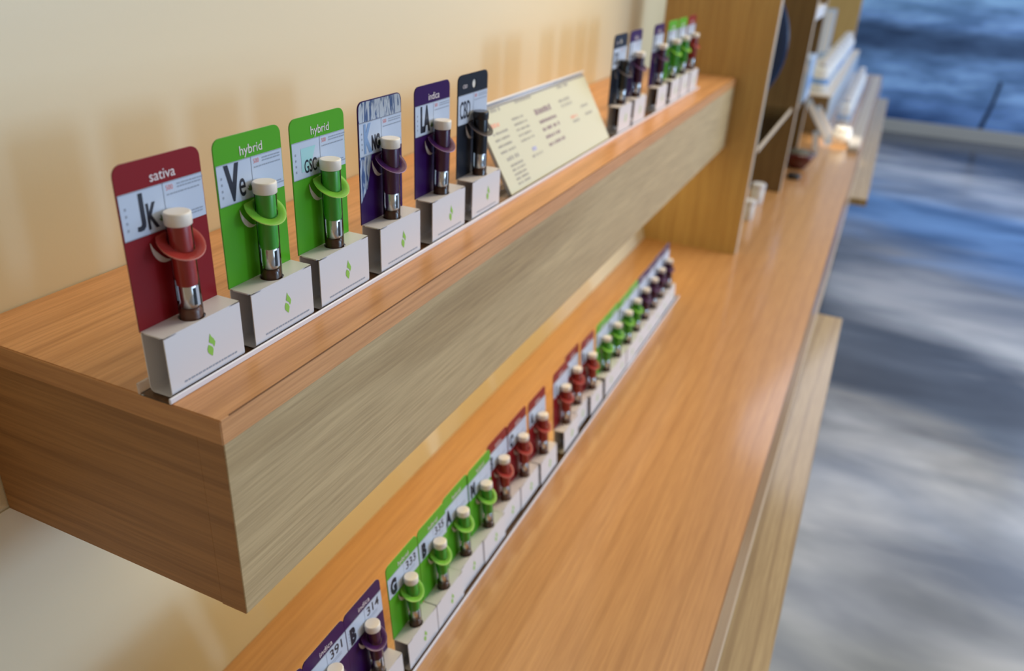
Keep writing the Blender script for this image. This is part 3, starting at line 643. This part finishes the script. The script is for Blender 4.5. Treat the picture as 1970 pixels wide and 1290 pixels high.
# dark blue round platter standing on the thin shelf
t = thing('round_platter', (0.0, 1.62, 1.1175), 'dark blue round platter standing on the glass shelf', 'platter')
b = MB(); b.lathe((0, 0, 0), [(0.005, 0), (0.15, 0.002), (0.165, 0.010), (0.168, 0.012), (0.164, 0.013), (0.14, 0.006), (0.005, 0.004)], NAVY, 56)
b.v = [(-0.112+x, 0.0+zv+y*0.0, 0.1685+y) for x, y, zv in b.v]; b.build('platter_disc', t)
# black puck and dark red bowl
b = MB(); b.lathe((0, 0, 0), [(0.017, 0), (0.019, 0.002), (0.019, 0.012), (0.017, 0.014)], CAPB, 24)
o = b.build('grinder'); o.location = (0.086, 2.10, ZW); tag(o, 'small black round puck lying on the worktop by the second upright', 'puck')
t = thing('bowl', (0.078, 2.235, ZW), 'dark red glossy bowl beside the third upright', 'bowl')
b = MB(); b.lathe((0, 0, 0), [(0.022, 0), (0.024, 0.004), (0.034, 0.016), (0.042, 0.034), (0.044, 0.048), (0.041, 0.047), (0.038, 0.034), (0.028, 0.016), (0.004, 0.010)], mat('dark_red_glaze', (0.09, 0.012, 0.012, 1), 0.2), 36); b.build('bowl_shell', t)
b = MB(); b.lathe((0, 0, 0), [(0.0400, 0.040), (0.030, 0.050), (0.012, 0.055), (0.001, 0.056)], mat('bowl_contents', (0.10, 0.10, 0.08, 1), 0.6), 24); b.build('contents', t)
# leaning blue and white cards behind the bowl
for i, (x, y, h, wd2, ang, lab) in enumerate(((0.138, 2.60, 0.165, 0.022, -0.64, 'nearest leaning blue and white card beyond the bowl'), (0.140, 2.72, 0.120, 0.020, -0.64, 'second leaning blue and white card beyond the bowl'), (0.110, 2.42, 0.075, 0.018, -0.15, 'short pale blue card standing upright by the bowl'))):
    b = MB(); ca, sa = math.cos(ang), math.sin(ang)
    def RR(u_, v_, d_): return (x+u_*ca+v_*sa, y+d_+v_*0.12, ZW+max(0.0, -u_*sa+v_*ca+abs(wd2*0.5*sa)))
    for u0, u1, m_, d0 in ((-wd2*0.5, wd2*0.5, SKYB, 0.0), (-wd2*0.32, wd2*0.32, WHITE, -0.0009)):
        v = [RR(u_, v_, d_) for u_ in (u0, u1) for v_ in ((0.0, h) if m_ is SKYB else (h*0.12, h*0.88)) for d_ in (d0, d0+0.0015)]
        b.add(v, [(0, 1, 3, 2), (4, 6, 7, 5), (0, 4, 5, 1), (2, 3, 7, 6), (0, 2, 6, 4), (1, 5, 7, 3)], m_)
    tag(b.build('info_card', None, (x, y, ZW)), lab, 'card', 'leaning cards beyond the bowl')
# pale blue carton on the shaded shelf
t = thing('product_box', (0.050, 2.19, 1.100), 'pale blue carton on the shaded shelf between the second and third uprights', 'box')
b = MB(); b.box((0.034, 2.13, 1.100), (0.068, 2.27, 1.218), SKYB, 0.003); b.build('carton', t, (0.050, 2.19, 1.100))
b = MB(); b.box((0.0682, 2.14, 1.135), (0.0688, 2.26, 1.165), BLUEP); b.box((0.040, 2.1292, 1.18), (0.062, 2.1298, 1.20), WHITE); b.build('printed_band', t, (0.050, 2.19, 1.100))
# stepped riser with bottles
t = thing('display_riser', (-0.01, 3.6, ZW), 'wooden riser step with bottles standing along it', 'riser'); L = (-0.01, 3.6, ZW)
b = MB(); b.box((-0.13, 2.78, ZW), (0.096, 4.40, 1.027), OAK_SHADED); b.build('riser_body', t, L)
b = MB(); b.box((-0.13, 2.778, 1.027), (0.1035, 4.42, 1.033), mat('pale_laminate', (0.74, 0.68, 0.60, 1), 0.3), 0.001); o = b.build('riser_top', t, L); o['label'] = 'pale laminate top'
b = MB(); b.box((0.0965, 2.78, ZW), (0.1030, 4.40, 1.0265), mat('pale_blue_facing', (0.55, 0.65, 0.76, 1), 0.3)); o = b.build('riser_facing', t, L); o['label'] = 'pale blue facing'
def bottle(x, y, z, r, h, lab, grp):
    t = thing('bottle', (x, y, z), lab, 'bottle', grp)
    b = MB(); b.lathe((0, 0, 0), [(r*0.9, 0), (r, 0.003), (r, h*0.66), (r*0.86, h*0.74), (r*0.42, h*0.80), (r*0.42, h*0.82)], FW, 20); bb = b.build('bottle_body', t)
    b = MB(); b.lathe((0, 0, 0), [(r*1.012, h*0.24), (r*1.012, h*0.42)], BLUEP if int(y*100) % 2 else SKYB, 20, cap=False); b.build('label_band', t)
    b = MB(); b.lathe((0, 0, 0), [(r*0.55, h*0.82), (r*0.58, h*0.83), (r*0.58, h*0.98), (r*0.5, h)], WHITE, 16); b.build('cap', t)
NB = 9
for i in range(NB):
    pl = 'nearest' if i == 0 else ('farthest' if i == NB-1 else '')
    bottle(0.050, 2.87+i*0.155, 1.033, 0.030, 0.105, (pl+' white bottle standing on the riser step') if pl else 'white bottle in the middle of the riser row', 'bottles on the riser')
for i in range(7):
    pl = 'nearest' if i == 0 else ('farthest' if i == 6 else '')
    bottle(0.150, 2.98+i*0.150, ZW, 0.025, 0.112, (pl+' white bottle in the row beside the riser') if pl else 'white bottle in the middle of the row beside the riser', 'bottles beside the riser')
# white jar blown out by the added spot and an extra bright glaze
t = thing('white_jar', (0.168, 2.66, ZW), 'bright white round jar with lid nearest of the bottle row', 'jar')
b = MB(); b.lathe((0, 0, 0), [(0.026, 0), (0.031, 0.004), (0.031, 0.040), (0.026, 0.046)], mat('highlight_glaze', (0.93, 0.90, 0.84, 1), 0.08, coat=1.0), 28); b.build('jar_body', t)
b = MB(); b.lathe((0, 0, 0), [(0.0275, 0.046), (0.028, 0.047), (0.028, 0.054), (0.024, 0.057)], mat('highlight_glaze', WHITE.diffuse_color), 28); b.build('lid', t)
# white card box on the far step and the pale block at the worktop's far front
b = MB(); b.box((-0.058, 3.90, 1.033), (-0.014, 3.93, 1.245), SKYB, 0.002); b.box((-0.052, 3.8985, 1.06), (-0.020, 3.8992, 1.235), WHITE)
tag(b.build('leaflet_holder', None, (-0.036, 3.915, 1.033)), 'pale blue leaflet stand at the far end of the riser', 'leaflet stand')
b = MB(); b.box((0.196, 2.55, ZW), (0.232, 4.40, 0.918), mat('taupe_tray', (0.50, 0.46, 0.42, 1), 0.35), 0.002)
tag(b.build('long_tray', None, (0.214, 3.45, ZW)), 'long taupe tray along the far front edge of the worktop', 'tray')
